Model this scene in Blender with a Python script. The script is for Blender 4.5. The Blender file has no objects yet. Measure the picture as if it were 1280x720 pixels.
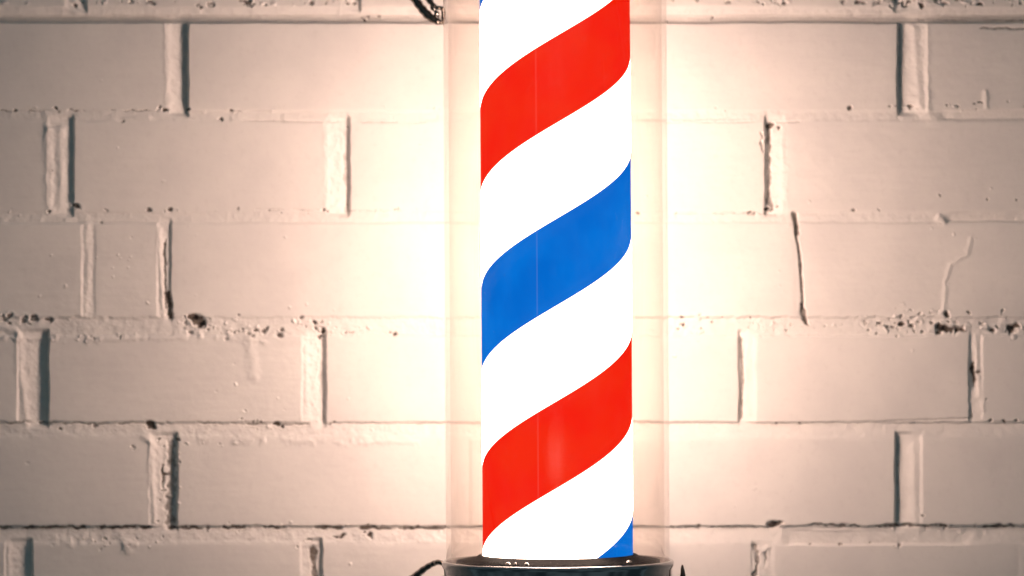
import bpy, bmesh, math
import numpy as np
from mathutils import Vector

S = bpy.context.scene
COL = S.collection
PX = 0.0006            # metres per photo pixel on the wall plane
CAM_D = 3.2            # camera distance from the wall plane
R = math.radians

# ------------------------------------------------------------------ materials
def new_mat(name):
    m = bpy.data.materials.new(name); m.use_nodes = True
    nt = m.node_tree; nt.nodes.clear()
    out = nt.nodes.new('ShaderNodeOutputMaterial')
    return m, nt, out

def N(nt, t, **kw):
    n = nt.nodes.new(t)
    for k, v in kw.items():
        if k.startswith('i_'):
            n.inputs[k[2:].replace('_', ' ')].default_value = v
        else:
            setattr(n, k, v)
    return n

def math_n(nt, op, a, b=None, clamp=False):
    n = nt.nodes.new('ShaderNodeMath'); n.operation = op; n.use_clamp = clamp
    for k, v in ((0, a), (1, b)):
        if v is None: continue
        if isinstance(v, (int, float)): n.inputs[k].default_value = v
        else: nt.links.new(v, n.inputs[k])
    return n.outputs[0]

def mix_c(nt, fac, a, b):
    n = nt.nodes.new('ShaderNodeMix'); n.data_type = 'RGBA'
    for idx, v in ((0, fac), (6, a), (7, b)):
        if isinstance(v, (int, float)): n.inputs[idx].default_value = v
        elif isinstance(v, tuple): n.inputs[idx].default_value = v
        else: nt.links.new(v, n.inputs[idx])
    return n.outputs[2]

def ramp(nt, v, a, b):
    n = nt.nodes.new('ShaderNodeMapRange'); n.interpolation_type = 'SMOOTHSTEP'
    n.inputs['From Min'].default_value = a; n.inputs['From Max'].default_value = b
    nt.links.new(v, n.inputs['Value']); return n.outputs['Result']

def mat_wall():
    m, nt, out = new_mat('painted_brick')
    L = nt.links.new
    co = N(nt, 'ShaderNodeTexCoord').outputs['Object']
    at = N(nt, 'ShaderNodeAttribute', attribute_name='dirt_shade').outputs['Fac']
    n1 = N(nt, 'ShaderNodeTexNoise', i_Scale=900.0, i_Detail=3.0, i_Roughness=0.6); L(co, n1.inputs['Vector'])
    n2 = N(nt, 'ShaderNodeTexNoise', i_Scale=14.0, i_Detail=5.0, i_Roughness=0.6); L(co, n2.inputs['Vector'])
    n3 = N(nt, 'ShaderNodeTexNoise', i_Scale=160.0, i_Detail=4.0, i_Roughness=0.65); L(co, n3.inputs['Vector'])
    paint = mix_c(nt, ramp(nt, n2.outputs['Fac'], .35, .7), (.80, .755, .71, 1), (.73, .69, .655, 1))
    paint = mix_c(nt, math_n(nt, 'MULTIPLY', ramp(nt, n3.outputs['Fac'], .5, .85), .35), paint, (.62, .57, .53, 1))
    bare = mix_c(nt, n1.outputs['Fac'], (.07, .06, .052, 1), (.20, .165, .14, 1))
    f = math_n(nt, 'ADD', at, math_n(nt, 'MULTIPLY', math_n(nt, 'SUBTRACT', n3.outputs['Fac'], .5), .8))
    f = math_n(nt, 'MULTIPLY', ramp(nt, f, .22, .95), math_n(nt, 'MULTIPLY', at, 3.0, True), True)
    col = mix_c(nt, f, paint, bare)
    bs = N(nt, 'ShaderNodeBsdfPrincipled'); L(col, bs.inputs['Base Color'])
    bs.inputs['Specular IOR Level'].default_value = .35
    L(math_n(nt, 'ADD', math_n(nt, 'MULTIPLY', f, .35), .50), bs.inputs['Roughness'])
    h = math_n(nt, 'ADD', math_n(nt, 'MULTIPLY', n3.outputs['Fac'], 1.0), math_n(nt, 'MULTIPLY', n1.outputs['Fac'], .15))
    bp = N(nt, 'ShaderNodeBump', i_Strength=.35, i_Distance=.0005); L(h, bp.inputs['Height'])
    L(bp.outputs['Normal'], bs.inputs['Normal'])
    L(bs.outputs[0], out.inputs['Surface'])
    return m

# stripes: z positions are measured in photo pixels at the axis of the pole
PPX = PX * (CAM_D - .20) / CAM_D      # metres per pixel at the pole's axis
Z0 = 360 * PPX
LEAD = 343 * PPX
PER = 223.6 * PPX
BAND = 109.5 / 223.6

def mat_stripes(zc):
    """lit film: white with helical red and blue bands; zc = world z of the local origin"""
    m, nt, out = new_mat('lit_striped_film')
    L = nt.links.new
    co = N(nt, 'ShaderNodeTexCoord').outputs['Object']
    sp = N(nt, 'ShaderNodeSeparateXYZ'); L(co, sp.inputs[0])
    x, y, z = sp.outputs
    th = math_n(nt, 'ARCTAN2', x, math_n(nt, 'MULTIPLY', y, -1.0))      # 0 at the front, + to the right
    # depth below the top of the photo, made straight along the helix
    d = math_n(nt, 'SUBTRACT', Z0 - zc, z)
    d = math_n(nt, 'ADD', d, math_n(nt, 'MULTIPLY', th, LEAD / (2 * math.pi)))
    d = math_n(nt, 'SUBTRACT', d, 49.5 * PPX)
    d = math_n(nt, 'ADD', math_n(nt, 'DIVIDE', d, PER), 10.0)
    fr = math_n(nt, 'FRACT', d)
    par = math_n(nt, 'MODULO', math_n(nt, 'FLOOR', d), 2.0)             # 0 red, 1 blue
    e = .009
    up = ramp(nt, fr, -e, e); dn = ramp(nt, fr, BAND - e, BAND + e)
    band = math_n(nt, 'MULTIPLY', up, math_n(nt, 'SUBTRACT', 1.0, dn))
    up2 = ramp(nt, fr, 1 - e, 1.0)
    ink = mix_c(nt, par, (1.0, .0115, .0008, 1), (.0004, .155, .70, 1))
    nz = N(nt, 'ShaderNodeTexNoise', i_Scale=25.0, i_Detail=3.0); L(co, nz.inputs['Vector'])
    ink_l = mix_c(nt, par, (1.0, .022, .0015, 1), (.0008, .185, .77, 1))
    ink = mix_c(nt, ramp(nt, nz.outputs['Fac'], .35, .65), ink, ink_l)
    # narrow glass reflection streak, painted into the ink colour
    streak = math_n(nt, 'ABSOLUTE', math_n(nt, 'SUBTRACT', th, R(-15.2)))
    streak = math_n(nt, 'SUBTRACT', 1.0, ramp(nt, streak, .006, .014))
    ink = mix_c(nt, math_n(nt, 'MULTIPLY', streak, .035), ink, (1.1, .9, .8, 1))
    W = 26.5
    col = mix_c(nt, band, (W, W * .745, W * .622, 1), ink)
    em = N(nt, 'ShaderNodeEmission'); L(col, em.inputs['Color']); em.inputs['Strength'].default_value = 1.0
    gl = N(nt, 'ShaderNodeBsdfGlossy', i_Roughness=.15); gl.inputs['Color'].default_value = (.006, .006, .006, 1)
    ad = N(nt, 'ShaderNodeAddShader'); L(em.outputs[0], ad.inputs[0]); L(gl.outputs[0], ad.inputs[1])
    L(ad.outputs[0], out.inputs['Surface'])
    return m

def mat_glass():
    m, nt, out = new_mat('thin_clear_glass')
    L = nt.links.new
    lw = N(nt, 'ShaderNodeLayerWeight', i_Blend=.5)
    f5 = math_n(nt, 'POWER', lw.outputs['Facing'], 5.0)
    fr = math_n(nt, 'ADD', math_n(nt, 'MULTIPLY', f5, .5), .028)
    tr = N(nt, 'ShaderNodeBsdfTransparent')
    L(mix_c(nt, math_n(nt, 'POWER', lw.outputs['Facing'], 3.0), (.988, .972, .958, 1), (.94, .915, .895, 1)), tr.inputs['Color'])
    gl = N(nt, 'ShaderNodeBsdfGlossy', i_Roughness=.03); gl.inputs['Color'].default_value = (1, 1, 1, 1)
    mx = N(nt, 'ShaderNodeMixShader'); L(fr, mx.inputs[0]); L(tr.outputs[0], mx.inputs[1]); L(gl.outputs[0], mx.inputs[2])
    L(mx.outputs[0], out.inputs['Surface'])
    return m

def mat_metal(name, col, rough):
    m, nt, out = new_mat(name)
    L = nt.links.new
    co = N(nt, 'ShaderNodeTexCoord').outputs['Object']
    nz = N(nt, 'ShaderNodeTexNoise', i_Scale=60.0, i_Detail=5.0); L(co, nz.inputs['Vector'])
    bs = N(nt, 'ShaderNodeBsdfPrincipled'); bs.inputs['Base Color'].default_value = col
    bs.inputs['Metallic'].default_value = 1.0
    L(math_n(nt, 'ADD', math_n(nt, 'MULTIPLY', nz.outputs['Fac'], .12), rough - .05), bs.inputs['Roughness'])
    bp = N(nt, 'ShaderNodeBump', i_Strength=.25, i_Distance=.0006); L(nz.outputs['Fac'], bp.inputs['Height'])
    L(bp.outputs['Normal'], bs.inputs['Normal'])
    L(bs.outputs[0], out.inputs['Surface'])
    return m

# ------------------------------------------------------------------ the wall
rng = np.random.default_rng(7)

def _hash_grid(seed, shape):
    return np.random.default_rng(seed).random(shape)

def noise2(x, y, scale, seed):
    """smooth value noise 0..1, x/y in photo pixels (may be negative), feature size = scale"""
    u = (x + 4000.0) / scale; v = (y + 4000.0) / scale
    iu = np.floor(u).astype(int); iv = np.floor(v).astype(int)
    fu = u - iu; fv = v - iv
    fu = fu * fu * fu * (fu * (fu * 6 - 15) + 10); fv = fv * fv * fv * (fv * (fv * 6 - 15) + 10)
    G = _hash_grid(seed, (512, 512))
    a = G[iu % 512, iv % 512]; b = G[(iu + 1) % 512, iv % 512]
    c = G[iu % 512, (iv + 1) % 512]; d = G[(iu + 1) % 512, (iv + 1) % 512]
    return (a * (1 - fu) + b * fu) * (1 - fv) + (c * (1 - fu) + d * fu) * fv

def fbm(x, y, scale, seed, oct=4, g=.55):
    s = 0; a = 1.0; t = 0
    for k in range(oct):
        s = s + a * noise2(x, y, scale / 2 ** k, seed + k * 17); t += a; a *= g
    return s / t

def sstep(a, b, x):
    t = np.clip((x - a) / (b - a), 0, 1); return t * t * (3 - 2 * t)

def axis(lo, hi, core_lo, core_hi, step):
    a = list(np.arange(core_lo, core_hi + .01, step))
    v = core_lo
    left = []
    while v > lo:
        v -= 4 if core_lo - v < 300 else 12
        left.append(v)
    v = core_hi; right = []
    while v < hi:
        v += 4 if v - core_hi < 300 else 12
        right.append(v)
    return np.array(left[::-1] + a + right)

xs = axis(-1700, 2980, -30, 1310, 1.0)
ys = axis(-1300, 2020, -30, 750, 1.0)
X, Y = np.meshgrid(xs, ys)             # photo pixels, Y down
H = np.zeros_like(X)                   # height in mm, + towards the camera
DIRT_SHADE = np.zeros_like(X)
ROUGH = np.zeros_like(X)

WX = (fbm(X, Y, 34, 101, 3) - .5) * 4.0    # edge wobble
WY = (fbm(X, Y, 40, 151, 3) - .5) * 4.0
JX = (fbm(X, Y, 7, 201, 3) - .5) * 7.0     # jagged wobble
JY = (fbm(X, Y, 7, 251, 3) - .5) * 7.0

def win(x0, x1, y0, y1):
    i0, i1 = np.searchsorted(ys, (y0, y1)); j0, j1 = np.searchsorted(xs, (x0, x1))
    return slice(max(i0 - 1, 0), i1 + 1), slice(max(j0 - 1, 0), j1 + 1)

def carve_v(x0, x1, y0, y1, dl, dr, el=4.0, er=4.0, jag=0.0, dirt_shade=0.0, slant=0.0):
    """a vertical joint; depth dl at its left side and dr at its right side"""
    w = win(x0 - 14, x1 + 14, y0 - 8, y1 + 8)
    x = X[w] + WX[w] * .6 + JX[w] * jag + slant * (Y[w] - .5 * (y0 + y1)); y = Y[w] + WY[w] * .5
    u = np.clip((x - x0) / (x1 - x0), 0, 1)
    e = sstep(-el * .5, el * .5, x - x0) * (1 - sstep(-er * .5, er * .5, x - x1))
    e = e * sstep(-5, 2, y - y0) * (1 - sstep(-2, 5, y - y1))
    dep = (dl + (dr - dl) * u) * e
    H[w] = np.minimum(H[w], H[w] * (1 - e) - dep)
    ROUGH[w] = np.maximum(ROUGH[w], e)
    if dirt_shade: DIRT_SHADE[w] = np.maximum(DIRT_SHADE[w], e * dirt_shade)

def carve_h(x0, x1, y0, y1, dt, db, et=4.0, eb=4.0, jag=0.0, vary=.5, seed=5):
    w = win(x0, x1, y0 - 16, y1 + 16)
    y = Y[w] + WY[w] * .6 + JY[w] * jag; x = X[w]
    v = np.clip((y - y0) / (y1 - y0), 0, 1)
    e = sstep(-et * .5, et * .5, y - y0) * (1 - sstep(-eb * .5, eb * .5, y - y1))
    m = 1 - vary * .5 + vary * fbm(x, y * .3, 150, seed, 3)
    dep = (dt + (db - dt) * v) * e * m
    ex = sstep(x0, x0 + 14, x) * (1 - sstep(x1 - 14, x1, x))
    H[w] = np.minimum(H[w], H[w] * (1 - e * ex) - dep * ex)
    ROUGH[w] = np.maximum(ROUGH[w], e * ex)

def crack(pts, width, depth, jag=.5, dirt_shade=0.0, seed=3, gaps=.0):
    """a narrow groove (depth > 0) or paint ridge (depth < 0) along a polyline"""
    P = np.array(pts, float)
    w = win(P[:, 0].min() - 12, P[:, 0].max() + 12, P[:, 1].min() - 12, P[:, 1].max() + 12)
    x = X[w] + JX[w] * jag; y = Y[w] + JY[w] * jag
    D = np.full_like(x, 1e9)
    for (ax, ay), (bx, by) in zip(P[:-1], P[1:]):
        dx, dy = bx - ax, by - ay
        t = np.clip(((x - ax) * dx + (y - ay) * dy) / (dx * dx + dy * dy), 0, 1)
        D = np.minimum(D, np.hypot(x - ax - t * dx, y - ay - t * dy))
    nn = fbm(X[w], Y[w], 13, seed, 3)
    ww = width * (.45 + 1.1 * nn)
    if depth < 0:
        mk = np.exp(-(D / (ww * 1.25)) ** 2); depth = depth * .8
    else: mk = 1 - sstep(.35, 1.0, D / ww)
    if gaps: mk = mk * sstep(gaps - .08, gaps + .08, fbm(X[w], Y[w] * .5, 20, seed + 9, 3))
    H[w] -= depth * mk
    if dirt_shade: DIRT_SHADE[w] = np.maximum(DIRT_SHADE[w], mk * dirt_shade)

def pit(cx, cy, rx, ry, depth, dirt_shade=1.0):
    r = max(rx, ry) * 2 + 3
    w = win(cx - r, cx + r, cy - r, cy + r)
    x = X[w] + JX[w] * .8 + WX[w] * .4; y = Y[w] + JY[w] * .8 + WY[w] * .4
    d = np.hypot((x - cx) / rx, (y - cy) / ry) + (JY[w] - JX[w]) * .12
    mk = 1 - sstep(.55, 1.1, d)
    H[w] -= depth * mk
    H[w] += .16 * np.exp(-((d - 1.45) / .35) ** 2) * min(1, abs(depth) / 2) * (depth > 0)
    if dirt_shade: DIRT_SHADE[w] = np.maximum(DIRT_SHADE[w], mk * dirt_shade * (.55 + .45 * min(1, r / 14)))

def pits(x0, x1, y0, y1, n, r0=1.0, r1=3.0, depth=1.6, dirt_shade=1.0, lumps=.4):
    for _ in range(n):
        cx = rng.uniform(x0, x1); cy = (y0 + y1) / 2 + rng.normal() * (y1 - y0) / 3.2
        r = r0 + (r1 - r0) * rng.random() ** 2.2
        if rng.random() < lumps:
            pit(cx, cy, r * 1.3, r, -.5 - rng.random() * .5, 0)
        else:
            pit(cx, cy, r * rng.uniform(1, 1.7), r, depth * rng.uniform(.5, 1.1), dirt_shade * rng.uniform(.6, 1))

# --- every brick sits a little differently
JH = {0: (9, 26), 1: (138, 151), 2: (264, 279), 3: (397, 419), 4: (528, 547), 5: (658, 680)}
def jh(k):
    if k < 0: a = JH[0]; return (a[0] + 131 * k, a[1] + 131 * k)
    if k > 5: a = JH[5]; return (a[0] + 131 * (k - 5), a[1] + 131 * (k - 5))
    return JH[k]
# vertical joints of course k (between joint k and k+1): (x0, x1)
JV = {0: [(207, 235), (683, 703), (1122, 1158)], 1: [(60, 92), (405, 436), (690, 712), (957, 985)],
      2: [(103, 118), (197, 213), (600, 622), (992, 1006), (1330, 1350)],
      3: [(22, 60), (378, 406), (650, 670), (924, 944), (1212, 1228)],
      4: [(187, 221), (560, 590), (820, 835), (1119, 1152)], 5: [(6, 40), (376, 402), (680, 700), (940, 966)]}
_jc = {}
def jv(k):
    if k not in _jc: _jc[k] = _jv(k)
    return _jc[k]
def _jv(k):
    base = JV.get(k)
    if base is None:
        off = (90 if k % 2 else 262) + rng.uniform(-18, 18)
        base = [(off, off + 26)]
    L = list(base)
    while L[0][0] > -1700:
        a = L[0][0] - 345 + rng.uniform(-12, 12); L.insert(0, (a, a + rng.uniform(18, 32)))
    while L[-1][1] < 2980:
        a = L[-1][0] + 345 + rng.uniform(-12, 12); L.append((a, a + rng.uniform(18, 32)))
    return L

for k in range(-10, 16):
    ya, yb = jh(k)[1], jh(k + 1)[0]
    joints = jv(k)
    # brick offsets
    for (a, b) in zip(joints[:-1], joints[1:]):
        x0, x1 = a[1] - 5, b[0] + 5
        w = win(x0, x1, ya - 5, yb + 5)
        dz = rng.normal() * .35; tx = rng.normal() * .5; ty = rng.normal() * .35
        u = (X[w] - (x0 + x1) / 2) / 345; v = (Y[w] - (ya + yb) / 2) / 131
        m = sstep(x0, x0 + 6, X[w]) * (1 - sstep(x1 - 6, x1, X[w])) * sstep(ya - 5, ya, Y[w]) * (1 - sstep(yb, yb + 5, Y[w]))
        H[w] += (dz + tx * u + ty * v) * m
        # rounded arrises
        dd = np.minimum(np.minimum(X[w] - x0, x1 - X[w]), np.minimum(Y[w] - ya + 3, yb + 3 - Y[w]))
        H[w] -= .30 * (1 - np.clip(dd / 16, 0, 1)) ** 2 * m

# --- horizontal joints
for k in range(-10, 16):
    y0, y1 = jh(k)
    if k in JH: continue
    if k < 0: carve_h(-1720, 3000, y0, y1, 1.0, 3.2, 7, 3, .2, .7, 60 + k)
    else: carve_h(-1720, 3000, y0, y1, 3.2, .8, 3, 7, .2, .7, 60 + k)
carve_h(-1720, 3000, 9, 27, .8, 5.4, 6, 3.5, .12, .3, 61)
carve_h(-1720, 3000, 19.5, 28, 5.5, 7.5, 4, 3.5, .12, .3, 70)
carve_h(-1720, 3000, 139, 151, .9, 1.0, 5, 5, .15, .9, 62)
carve_h(-1720, 3000, 265, 279, .9, 1.0, 5, 5, .15, .9, 63)
carve_h(-1720, 3000, 397, 420, 1.5, 1.3, 4, 5, .55, .8, 64)
carve_h(-1720, 3000, 528, 547, 3.0, .5, 3, 9, .25, .6, 65)
carve_h(-1720, 3000, 658, 679, 3.6, .7, 3, 7, .25, .6, 66)
carve_h(1176, 3000, 266, 277, 1.0, 3.0, 4, 3, .1, .2, 67)
carve_h(1170, 3000, 138, 149, .8, 2.2, 4, 3, .15, .3, 68)
carve_h(975, 1216, 664, 681, 3.2, 2.6, 3, 3, .12, .3, 69)

# --- vertical joints
def V(k, i, dl, dr, **kw):
    a = JV[k][i]; carve_v(a[0], a[1], jh(k)[1] - 4, jh(k + 1)[0] + 4, dl, dr, **kw)
V(0, 0, .7, 5.6, el=3, er=2.5, jag=.12)
V(0, 1, 2, 2)
V(0, 2, 5.6, .7, el=2.5, er=4, jag=.15)
V(1, 0, 1.2, 4.0, el=3, er=2.5, jag=.35)
V(1, 1, .8, 4.6, el=4, er=6, jag=.25)
V(1, 2, 2, 2)
V(1, 3, 3.9, .6, el=3, er=5, jag=.3)
V(2, 0, .5, .9, el=5, er=5, jag=.2)
V(2, 1, .9, 2.6, el=3, er=3, jag=.3)
V(2, 2, 1.0, 1.0)
V(3, 0, 1.2, 6.8, el=3, er=2.5, jag=.12)
V(3, 1, .7, 4.8, el=4, er=6, jag=.3)
V(3, 2, 2, 2)
V(3, 3, 3.2, .5, el=3, er=6, jag=.12)
V(3, 4, 2.2, 1.2, el=3, er=4, jag=.5)
V(4, 0, 1.0, 5.4, el=3, er=3, jag=.3)
V(4, 3, 4.8, .8, el=3, er=5, jag=.1)
V(5, 0, 1.2, 5.6, el=3, er=3, jag=.15)
V(5, 1, 1.0, 4.6, el=4, er=3, jag=.3)
V(5, 2, 2, 2)
V(5, 3, 1.6, .8, el=4, er=6, jag=.1)
for k in range(-10, 16):
    if k in JV:
        L = [a for a in jv(k) if a[1] < -20 or a[0] > 1300]
    else: L = jv(k)
    for a in L:
        if a[0] < 695: carve_v(a[0], a[1], jh(k)[1] - 4, jh(k + 1)[0] + 4, 1, 4.5, jag=.2)
        else: carve_v(a[0], a[1], jh(k)[1] - 4, jh(k + 1)[0] + 4, 4.5, 1, jag=.2)

# --- paint ridges left standing along joints (negative depth = raised)
crack([(209, 34), (210, 132)], 3.0, -1.0, .3)
crack([(216, 128), (232, 139)], 4.0, -1.2, .3)
crack([(60, 160), (62, 210), (63, 262)], 4.0, -1.3, .9)
crack([(60, 163), (80, 160)], 4.5, -1.6, .6)
crack([(75, 165), (76, 258)], 4.5, -1.2, .2)
crack([(408, 158), (409, 260)], 3.0, -.6, .2)
crack([(108, 280), (110, 330), (106, 392)], 4.0, -1.1, .5)
crack([(199, 285), (200, 330), (203, 385)], 2.2, -1.2, .3)
crack([(24, 418), (25, 460), (33, 530)], 3.2, -1.4, .3)
crack([(0, 408), (18, 412), (28, 424)], 3.0, -1.6, .3)
crack([(382, 424), (383, 524)], 3.5, -.7, .2)
crack([(188, 550), (190, 600), (193, 652)], 2.6, -1.4, .3)
crack([(180, 545), (192, 556)], 3.4, -1.4, .3)
crack([(10, 684), (11, 760)], 3.0, -1.2, .3)
crack([(1143, 34), (1146, 80), (1150, 136)], 4.5, -1.4, .3)
crack([(1150, 128), (1166, 146)], 6.0, -1.6, .3)
crack([(1156, 36), (1160, 128)], 3.0, -.8, .9)
crack([(978, 160), (979, 258)], 3.5, -.7, .2)
crack([(1143, 556), (1144, 650)], 4.0, -1.0, .2)
crack([(1214, 298), (1208, 318), (1188, 330), (1181, 352), (1180, 394)], 2.2, -.7, .4)
crack([(1174, 272), (1180, 277)], 3.5, -1.8, .3)
crack([(1220, 424), (1222, 470), (1228, 512)], 3.0, -1.1, .6)
crack([(946, 690), (945, 760)], 3.5, -1.0, .2)
crack([(960, 684), (950, 690)], 3.0, -.9, .2)
crack([(1232, 115), (1233, 134)], 2.5, -1.0, .4)
crack([(310, 424), (318, 470)], 5.0, -.9, .8)
crack([(0, 423), (110, 424), (240, 420), (330, 426)], 3.0, -1.0, .8, gaps=.45)
crack([(230, 549), (330, 551), (560, 553)], 3.0, -.9, .8, gaps=.5)
crack([(80, 676), (160, 680), (200, 677)], 3.6, -1.3, .8, gaps=.45)
crack([(150, 668), (160, 688)], 4.0, -1.0, .8)
crack([(60, 147), (300, 150)], 2.0, -.5, .5, gaps=.5)

# --- grooves and breaks where the paint has come away, plus painted-in joint shade
crack([(0, 528), (120, 529), (250, 528), (350, 531), (400, 528)], 2.0, 1.3, .7, .6, gaps=.44)
crack([(400, 529), (560, 530)], 1.5, .9, .4, .4, gaps=.45)
crack([(0, 659), (110, 659), (230, 660), (320, 659), (410, 660), (560, 660)], 2.8, 1.7, .8, .8, gaps=.42)
crack([(832, 659), (1000, 659)], 1.8, 1.2, .4, .6, gaps=.4)
crack([(1000, 656), (1115, 657), (1180, 657), (1300, 658)], 2.6, 1.8, .7, .75, gaps=.4)
crack([(975, 529), (1100, 527), (1215, 523)], 1.6, 1.3, .2, .35, gaps=.3)
crack([(0, 139), (120, 138), (300, 139)], 1.6, .9, .6, .7, gaps=.55)
crack([(300, 150), (410, 152), (560, 153)], 1.3, .8, .3, .4, gaps=.42)
crack([(830, 153), (1000, 152)], 1.2, .8, .3, .3, gaps=.42)
crack([(320, 262), (400, 263), (500, 264)], 1.2, .8, .4, .5, gaps=.5)
crack([(845, 267), (960, 266)], 1.2, .8, .4, .5, gaps=.5)
crack([(1225, 35), (1300, 36)], 1.8, 1.0, .5, .7, gaps=.4)
crack([(1150, 24), (1300, 25)], 1.8, 1.0, .3, .5, gaps=.4)
crack([(960, 158), (962, 200), (961, 250), (966, 262)], 3.6, 1.6, .9, .7)
crack([(952, 165), (953, 190)], 2.0, 1.0, .9, .6)
crack([(994, 270), (996, 296), (1000, 320), (1002, 350), (1004, 384)], 2.4, 2.2, .2, .75)
crack([(993, 268), (997, 292)], 4.2, 2.2, .2, .8)
crack([(1002, 380), (1007, 404)], 3.8, 2.2, .5, .85)
crack([(927, 424), (929, 470), (927, 522)], 2.4, 1.6, .2, .6)
crack([(1216, 438), (1217, 470), (1218, 490), (1217, 520)], 3.8, 2.4, .8, 1.0, gaps=.36)
crack([(205, 300), (206, 350), (207, 385)], 1.8, 1.4, .5, .8, gaps=.4)
crack([(211, 366), (212, 396)], 5.0, 2.2, .9, .9)
crack([(213, 554), (214, 600), (211, 630), (212, 652)], 7.0, 1.0, 1.3, .6)
crack([(204, 580), (202, 640)], 2.6, 1.2, .9, .8, gaps=.4)
crack([(401, 428), (401, 524)], 5.0, .4, .8, .42, gaps=.3)  # shade on the joint's pole side, put into the dirt mask
crack([(431, 158), (432, 262)], 4.5, .4, .8, .42, gaps=.3)  # same painted shade for the upper joint
crack([(391, 684), (393, 730)], 5.0, 1.2, 1.0, .8)
crack([(1124, 30), (1127, 134)], 2.0, .8, .3, .45, gaps=.3)
crack([(1122, 556), (1124, 650)], 2.0, .8, .2, .4, gaps=.3)

crack([(944, 684), (946, 705), (943, 735)], 4.5, 2.0, .9, .7)
crack([(957, 690), (956, 730)], 2.5, 1.2, .9, .7, gaps=.45)
# --- pits
for c in [(305, 3, 14, 5, 10), (270, 5, 9, 2, 3), (420, 2, 9, 2, 3), (463, 22, 12, 4, 6), (324, 22, 3, 1, 1), (975, 4, 12, 5, 9),
          (1060, 1, 20, 2, 5), (1150, 2, 60, 3, 16), (1240, 2, 40, 4, 12), (130, 3, 40, 3, 7), (60, 4, 60, 3, 8), (200, 4, 60, 3, 8), (380, 4, 80, 3, 12), (900, 3, 60, 2, 8), (1190, 4, 110, 3, 26)]:
    pits(c[0] - c[2], c[0] + c[2], c[1] - c[3], c[1] + c[3], c[4], 1.2, 3.6, 1.8)
for (cx, cy, r) in [(20, 137, 2), (68, 135, 3), (73, 139, 2), (200, 135, 3), (207, 137, 3.4), (236, 137, 3), (288, 138, 3), (155, 151, 1.8),
                    (275, 148, 3), (61, 263, 2.6), (95, 258, 4), (132, 263, 2.4), (187, 262, 3.2), (212, 261, 3.6), (127, 279, 1.8),
                    (64, 213, 1.6), (404, 262, 3.2), (409, 264, 2), (433, 257, 2.6), (433, 159, 2.2),
                    (832, 25, 3), (892, 22, 2.4), (1063, 134, 2.8), (1138, 133, 3.6), (1112, 132, 2), (1120, 133, 1.7), (1183, 131, 2.2), (1198, 133, 2.4),
                    (1226, 128, 2.6), (1067, 263, 2.8), (1098, 262, 2), (965, 156, 4), (974, 160, 3), (960, 260, 3), (972, 258, 2.6), (1175, 244, 1.6), (1270, 250, 2), (1236, 249, 1.6),
                    (799, 267, 2.6), (845, 267, 2.2), (938, 266, 3), (944, 267, 2.2), (492, 417, 3.6), (487, 416, 2), (441, 416, 2), (450, 415, 1.8),
                    (247, 400, 8), (241, 396, 5), (252, 406, 4), (318, 414, 4), (315, 421, 3.4), (302, 411, 2.4),
                    (35, 405, 3), (12, 404, 2.4), (188, 529, 5), (193, 534, 3), (75, 536, 2.4), (166, 558, 2), (165, 563, 1.6), (197, 549, 2.6),
                    (120, 531, 2), (222, 549, 3), (196, 652, 2), (305, 515, 3), (302, 524, 2), (346, 530, 4), (352, 533, 3), (418, 528, 2.4), (412, 530, 2),
                    (404, 414, 3.6), (400, 420, 3), (396, 414, 2.2), (462, 669, 4), (455, 666, 3), (428, 670, 4), (420, 671, 3), (515, 659, 2.4),
                    (370, 684, 2.4), (387, 676, 3), (852, 397, 3), (854, 406, 3.4), (848, 410, 2), (970, 530, 3), (1000, 529, 2.6),
                    (1126, 405, 5), (1140, 408, 3.4), (1178, 410, 7), (1186, 412, 5), (1200, 413, 5), (1262, 411, 7), (1270, 408, 5), (1240, 414, 4),
                    (1166, 403, 2.4), (1110, 408, 2.4), (1085, 413, 2.6), (1212, 391, 2.4), (1239, 525, 2.8), (1255, 526, 2.6), (1270, 526, 2.6),
                    (1224, 465, 3), (1217, 460, 3), (1233, 500, 2), (1012, 680, 2), (1088, 680, 2.4), (1153, 645, 3), (966, 655, 6), (975, 654, 4)]:
    if r < 4: r *= .8
    pit(cx, cy, r * 1.35, r * .9, min(2.6, .7 + r * .4), 1.0)
pits(0, 70, 392, 402, 22, 1.4, 3.6, 1.8, lumps=.25)
pits(60, 170, 417, 426, 20, 1.0, 2.4, 1.2, lumps=.6)
pits(190, 235, 392, 402, 9, 1.2, 3.2, 1.8)
pits(230, 420, 398, 420, 70, 1.0, 3.4, 1.6, lumps=.5)
pits(420, 470, 410, 418, 8, 1.0, 1.8, 1.0)
pits(835, 960, 396, 416, 30, 1.0, 3.2, 1.5, lumps=.45)
pits(960, 1080, 404, 414, 16, 1.0, 2.2, 1.2, lumps=.5)
pits(1080, 1290, 396, 416, 90, 1.0, 4.0, 1.8, lumps=.4)
pits(1110, 1180, 380, 400, 14, 1.0, 2.4, 1.0, lumps=.5)
pits(225, 300, 553, 557, 6, 1, 1.8, .8)
pits(0, 560, 134, 140, 16, .9, 1.8, .9, lumps=.5)
pits(0, 560, 261, 266, 14, .9, 1.8, .9, lumps=.5)
pits(300, 360, 522, 536, 14, 1.0, 2.6, 1.4)
pits(100, 200, 672, 684, 16, 1.0, 2.2, 1.0, lumps=.7)
pits(200, 560, 655, 664, 24, .9, 2.2, 1.1, lumps=.4)
pits(845, 1300, 130, 140, 12, .9, 1.8, .9, lumps=.5)
pits(1170, 1300, 128, 134, 8, 1.0, 2.2, 1.0, lumps=.5)
pits(845, 1300, 655, 661, 24, .9, 2.2, 1.2, lumps=.3)
pits(970, 1200, 677, 683, 16, .9, 2.0, 1.0, lumps=.4)
pits(140, 165, 300, 370, 8, .9, 1.8, .5, .4, lumps=.6)
pits(200, 225, 560, 650, 16, 1.2, 3.0, 1.2, lumps=.3)
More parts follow.
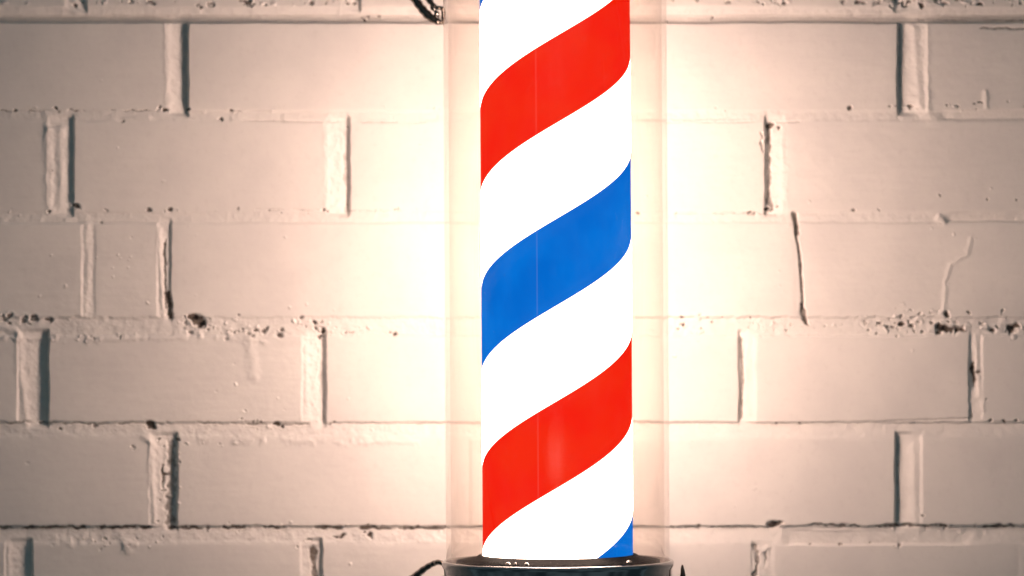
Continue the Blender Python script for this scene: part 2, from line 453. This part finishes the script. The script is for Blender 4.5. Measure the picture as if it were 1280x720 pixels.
pits(-30, 1310, 0, 740, 110, .8, 1.8, .4, .3, lumps=.8)

# --- surface texture
H += (fbm(X, Y, 120, 301, 3) - .5) * .9
H += (fbm(X, Y, 26, 331, 3) - .5) * .26
H += (fbm(X * .12, Y, 6, 341, 3) - .5) * .09
H += (fbm(X, Y, 9, 361, 4, .6) - .5) * 1.1 * np.clip(ROUGH, 0, 1)
H += (fbm(X * 1.2, Y * 1.2, 18, 391, 3) - .5) * .5 * np.clip(ROUGH, 0, 1)

def build_wall(mat):
    ny, nx = X.shape
    co = np.empty((ny * nx + 4, 3), np.float32)
    co[:-4, 0] = ((X - 640) * PX).ravel(); co[:-4, 1] = (-H * .001).ravel(); co[:-4, 2] = ((360 - Y) * PX).ravel()
    x0, x1 = (xs[0] - 640) * PX, (xs[-1] - 640) * PX; z0, z1 = (360 - ys[0]) * PX, (360 - ys[-1]) * PX
    co[-4:] = [(x0, .11, z0), (x1, .11, z0), (x1, .11, z1), (x0, .11, z1)]
    idx = np.arange(ny * nx).reshape(ny, nx)
    q = np.stack([idx[:-1, :-1], idx[1:, :-1], idx[1:, 1:], idx[:-1, 1:]], -1).reshape(-1, 4)
    nb = ny * nx
    rims = [list(idx[0, ::-1]) + [nb, nb + 1], list(idx[-1, :]) + [nb + 2, nb + 3], list(idx[:, 0]) + [nb + 3, nb],
            list(idx[::-1, -1]) + [nb + 1, nb + 2], [nb + 1, nb, nb + 3, nb + 2]]
    rims[0] = list(idx[0, :]) + [nb + 1, nb]; rims[0] = rims[0][::1]
    me = bpy.data.meshes.new('brick_wall')
    loops = np.concatenate([q.ravel()] + [np.array(r) for r in rims]).astype(np.int32)
    tot = np.concatenate([np.full(len(q), 4), [len(r) for r in rims]]).astype(np.int32)
    start = np.concatenate([[0], np.cumsum(tot)[:-1]]).astype(np.int32)
    me.vertices.add(len(co)); me.vertices.foreach_set('co', co.ravel())
    me.loops.add(len(loops)); me.loops.foreach_set('vertex_index', loops)
    me.polygons.add(len(tot)); me.polygons.foreach_set('loop_start', start)
    sm = np.ones(len(tot), bool); sm[-5:] = False
    me.polygons.foreach_set('use_smooth', sm)
    me.update(calc_edges=True)
    at = me.attributes.new('dirt_shade', 'FLOAT', 'POINT')
    d = np.zeros(len(co), np.float32); d[:-4] = np.clip(DIRT_SHADE, 0, 1).ravel(); at.data.foreach_set('value', d)
    me.materials.append(mat)
    o = bpy.data.objects.new('brick_wall', me); COL.objects.link(o)
    return o

wall = build_wall(mat_wall())
wall['label'] = 'white painted brick wall with chipped mortar joints behind the lit pole'
wall['category'] = 'brick wall'

# ------------------------------------------------------------------ the pole
AXY = -.20
AX = (695.4 - 640) * PPX
ZL = (360 - 700) * PPX            # plane of the base rim
ZT = (360 + 26) * PPX             # plane of the top cap's rim
ZM = (ZL + ZT) / 2
RC = 93.9 * PPX
RG = 139.6 * PPX

root = bpy.data.objects.new('barber_pole', None); COL.objects.link(root)
root.location = (AX, AXY, ZL)
root.rotation_euler = (0, R(-.33), 0)
root.location.x = AX + 2.0 * PPX
root['label'] = 'lit barber pole with red and blue spiral stripes inside a clear glass tube'
root['category'] = 'barber pole'

chrome = mat_metal('dark_chrome', (.36, .36, .37, 1), .09)
def mat_rubber():
    m, nt, out = new_mat('black_rubber')
    co = N(nt, 'ShaderNodeTexCoord').outputs['Object']
    nz = N(nt, 'ShaderNodeTexNoise', i_Scale=240.0, i_Detail=4.0); nt.links.new(co, nz.inputs['Vector'])
    bs = N(nt, 'ShaderNodeBsdfPrincipled', i_Roughness=.7); bs.inputs['Specular IOR Level'].default_value = .03
    nt.links.new(mix_c(nt, nz.outputs['Fac'], (.0008, .0008, .0008, 1), (.005, .004, .0035, 1)), bs.inputs['Base Color'])
    nt.links.new(bs.outputs[0], out.inputs['Surface'])
    return m
rubber = mat_rubber()
bright = mat_metal('glint_metal', (.30, .28, .26, 1), .25)  # lighter metal for the pieces added as glints
brushed = mat_metal('aged_chrome', (.20, .165, .14, 1), .2)
dull = mat_metal('worn_metal', (.16, .13, .11, 1), .28)

def link(name, me, mat, parent, smooth=True):
    me.materials.append(mat)
    for p in me.polygons: p.use_smooth = smooth
    o = bpy.data.objects.new(name, me); COL.objects.link(o); o.parent = parent
    return o

def lathe(name, prof, mat, parent, seg=160, closed=False, loc=(0, 0, 0)):
    bm = bmesh.new(); rings = []
    for r, z in prof:
        if r < 1e-6: rings.append([bm.verts.new((0, 0, z))])
        else: rings.append([bm.verts.new((r * math.cos(2 * math.pi * i / seg), r * math.sin(2 * math.pi * i / seg), z)) for i in range(seg)])
    pairs = list(zip(rings[:-1], rings[1:]))
    if closed: pairs.append((rings[-1], rings[0]))
    for a, b in pairs:
        for i in range(seg):
            j = (i + 1) % seg
            if len(a) == 1: bm.faces.new((a[0], b[j], b[i]))
            elif len(b) == 1: bm.faces.new((a[i], a[j], b[0]))
            else: bm.faces.new((a[i], a[j], b[j], b[i]))
    bmesh.ops.recalc_face_normals(bm, faces=bm.faces)
    me = bpy.data.meshes.new(name); bm.to_mesh(me); bm.free()
    o = link(name, me, mat, parent); o.location = loc
    return o

def tube(name, pts, rad, mat, parent, seg=14, flat=1.0, knurl=0.0):
    """swept bar through pts with a radius per point"""
    P = [Vector(p) for p in pts]
    # Catmull-Rom
    Q, RR = [], []
    for i in range(len(P) - 1):
        p0, p1, p2, p3 = P[max(i - 1, 0)], P[i], P[i + 1], P[min(i + 2, len(P) - 1)]
        for k in range(8):
            t = k / 8
            Q.append(.5 * ((2 * p1) + (p2 - p0) * t + (2 * p0 - 5 * p1 + 4 * p2 - p3) * t * t + (3 * p1 - 3 * p2 + p3 - p0) * t ** 3))
            RR.append((rad[i] * (1 - t) + rad[i + 1] * t) * (1 + knurl * math.sin((i * 8 + k) * 1.25)))
    Q.append(P[-1]); RR.append(rad[-1])
    bm = bmesh.new(); rings = []
    for i, q in enumerate(Q):
        d = (Q[min(i + 1, len(Q) - 1)] - Q[max(i - 1, 0)]).normalized()
        a = Vector((0, 1, 0)); a = (a - d * a.dot(d))
        a = a.normalized() if a.length > .1 else Vector((1, 0, 0)).cross(d).normalized()
        b = d.cross(a)
        rings.append([bm.verts.new(q + (a * math.cos(2 * math.pi * k / seg) * flat + b * math.sin(2 * math.pi * k / seg)) * RR[i]) for k in range(seg)])
    for a, b in zip(rings[:-1], rings[1:]):
        for i in range(seg):
            j = (i + 1) % seg; bm.faces.new((a[i], a[j], b[j], b[i]))
    bm.faces.new(rings[0][::-1]); bm.faces.new(rings[-1])
    bmesh.ops.recalc_face_normals(bm, faces=bm.faces)
    me = bpy.data.meshes.new(name); bm.to_mesh(me); bm.free()
    return link(name, me, mat, parent)

HT = ZT - ZL
cb = 5.0 * PPX                      # the film stands on the raised floor of the base
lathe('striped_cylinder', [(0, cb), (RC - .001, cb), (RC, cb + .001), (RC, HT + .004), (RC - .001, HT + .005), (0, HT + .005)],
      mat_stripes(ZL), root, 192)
lathe('glass_tube', [(RG, -.006), (RG, HT + .004), (RG - .0035, HT + .004), (RG - .0035, -.006)], mat_glass(), root, 192, closed=True)

RL = 145 * PPX
arc = [(RL - .002 + .002 * math.sin(R(t)), -.002 + .002 * math.cos(R(t))) for t in range(0, 91, 10)]
base = lathe('base_cap', [(0, -.004), (RG - .006, -.004), (RG - .005, -.007), (RG + .0003, -.007), (RG + .0003, -.0008)] + arc + [(RL, -.0038),
                   (RL - .0012, -.006), (RL - .002, -.035), (RL - .004, -.040), (RL - .002, -.042), (RL, -.046), (RL - .004, -.051), (RL - .020, -.066), (RL - .045, -.078),
                   (RL - .064, -.083), (RL - .066, -.088), (.010, -.094), (.012, -.100), (.016, -.108), (.012, -.118), (0, -.122)], chrome, root)
gask = lathe('gasket', [(0, cb - .0005), (RC - .001, cb - .0005), (RC + .0004, cb + .0012), (RC + .003, cb + .0010), (RC + .006, cb - .0014), (RG - .007, .0000), (RG - .0065, -.0035), (0, -.0035)],
              rubber, root)
for px, rr in ((633, .0019), (642, .0010), (656, .0017), (782, .0022)):  # small studs added to give the glints on the base floor
    sx = (px - 695.4) * PPX
    ry = math.sqrt(.0655 ** 2 - sx * sx)
    lathe('glint_stud', [(0, .0020), (.5 * rr, .0019), (.85 * rr, .0012), (rr, 0), (rr, -.002), (0, -.002)], bright, gask, 20, loc=(sx, -ry, cb - .0026))
top = lathe('top_cap', [(0, 0.006), (RC + .004, .006), (RG - .006, .003), (RG - .005, .001), (RG + .0005, .001), (RL - .001, 0), (RL, .001), (RL, .035), (RL - .003, .040), (RL, .046),
                 (RL - .004, .052), (RL - .022, .074), (RL - .05, .088), (.014, .094), (.010, .100), (.018, .108), (.022, .120), (.018, .132), (0, .138)], chrome, root,
            loc=(0, 0, HT))

# bracket ornaments beside the caps: positions in photo pixels, y = distance from the wall
def loc_px(px, py, depth):
    f = (CAM_D - depth) / CAM_D * PX
    w = Vector(((px - 640) * f, -depth, (360 - py) * f))
    return w
bpy.context.view_layer.update()
inv = (root.matrix_world.copy()).inverted()
def pr(px, py, d): return inv @ loc_px(px, py, d)
tube('bracket_scroll', [pr(500, -60, .06), pr(506, -24, .065), pr(517, -4, .068), pr(526, 9, .07), pr(535, 19, .072), pr(546, 26.5, .074), pr(553, 28, .075)],
     [.0070, .0054, .0033, .0031, .0033, .0026, .0014], brushed, root, flat=1.3, knurl=.07)
tube('bracket_scroll', [pr(553.5, 30, .074), pr(554.5, 20, .076), pr(553, 11, .078), pr(545, 9, .078), pr(537, 1, .077), pr(528, -14, .074), pr(518, -40, .07)],
     [.0010, .0018, .0017, .0015, .0021, .0034, .0045], brushed, root, flat=1.2, knurl=.1)
tube('bracket_scroll', [pr(534, -22, .072), pr(539, 2, .074), pr(546, 17, .075), pr(550, 22, .076)], [.0026, .0021, .0018, .0008], bright, root, knurl=.3)  # lighter bar added as the glint between the scrolls
tube('bracket_scroll', [pr(496, 760, .09), pr(508, 733, .10), pr(521, 719, .105), pr(532, 710, .11), pr(543, 704, .115), pr(550, 703, .12), pr(558, 708, .12)],
     [.006, .0042, .0026, .0022, .0020, .0017, .0014], brushed, root, flat=1.3, knurl=.07)
# clamp screw standing at the right of the base
tube('clamp_screw', [pr(853.5, 748, .195), pr(853.5, 725, .195), pr(853.5, 716, .195), pr(853, 711, .195), pr(853, 706, .195)],
     [.0022, .0022, .0016, .0012, .0005], dull, root)
# wall arms (above and below the picture)
for z in (HT + .030, -.024):
    d = tube('wall_arm', [(0, RL - .004, z), (0, .17, z), (0, .205, z)], [.012, .010, .012], chrome, root)

# ------------------------------------------------------------------ light, world, camera
W = bpy.data.worlds.new('World'); S.world = W; W.use_nodes = True
nt = W.node_tree; nt.nodes.clear()
wo = nt.nodes.new('ShaderNodeOutputWorld'); bg = nt.nodes.new('ShaderNodeBackground')
tc = N(nt, 'ShaderNodeTexCoord').outputs['Generated']
sp = N(nt, 'ShaderNodeSeparateXYZ'); nt.links.new(tc, sp.inputs[0])
up = ramp(nt, sp.outputs[2], .05, .9)
nz = N(nt, 'ShaderNodeTexNoise', i_Scale=3.0, i_Detail=4.0); nt.links.new(tc, nz.inputs['Vector'])
lo = mix_c(nt, ramp(nt, nz.outputs['Fac'], .45, .62), (.018, .032, .038, 1), (.08, .12, .13, 1))
col = mix_c(nt, up, lo, (.095, .135, .15, 1))
nt.links.new(col, bg.inputs['Color']); bg.inputs['Strength'].default_value = 1.0
nt.links.new(bg.outputs[0], wo.inputs['Surface'])

cam = bpy.data.cameras.new('camera'); co = bpy.data.objects.new('camera', cam); COL.objects.link(co)
co.location = (0, -CAM_D, 0); co.rotation_euler = (R(90), 0, 0)
cam.sensor_width = 36; cam.lens = 36 * CAM_D / (1280 * PX)
cam.clip_start = .05; cam.clip_end = 100
cam.dof.use_dof = True; cam.dof.focus_distance = CAM_D - .25; cam.dof.aperture_fstop = 7.0
S.camera = co

S.render.engine = 'CYCLES'
S.cycles.use_denoising = True
S.cycles.max_bounces = 8; S.cycles.diffuse_bounces = 4; S.cycles.transparent_max_bounces = 16
S.cycles.sample_clamp_indirect = 6.0
S.view_settings.view_transform = 'Standard'; S.view_settings.look = 'None'
S.view_settings.exposure = 0; S.view_settings.gamma = 1
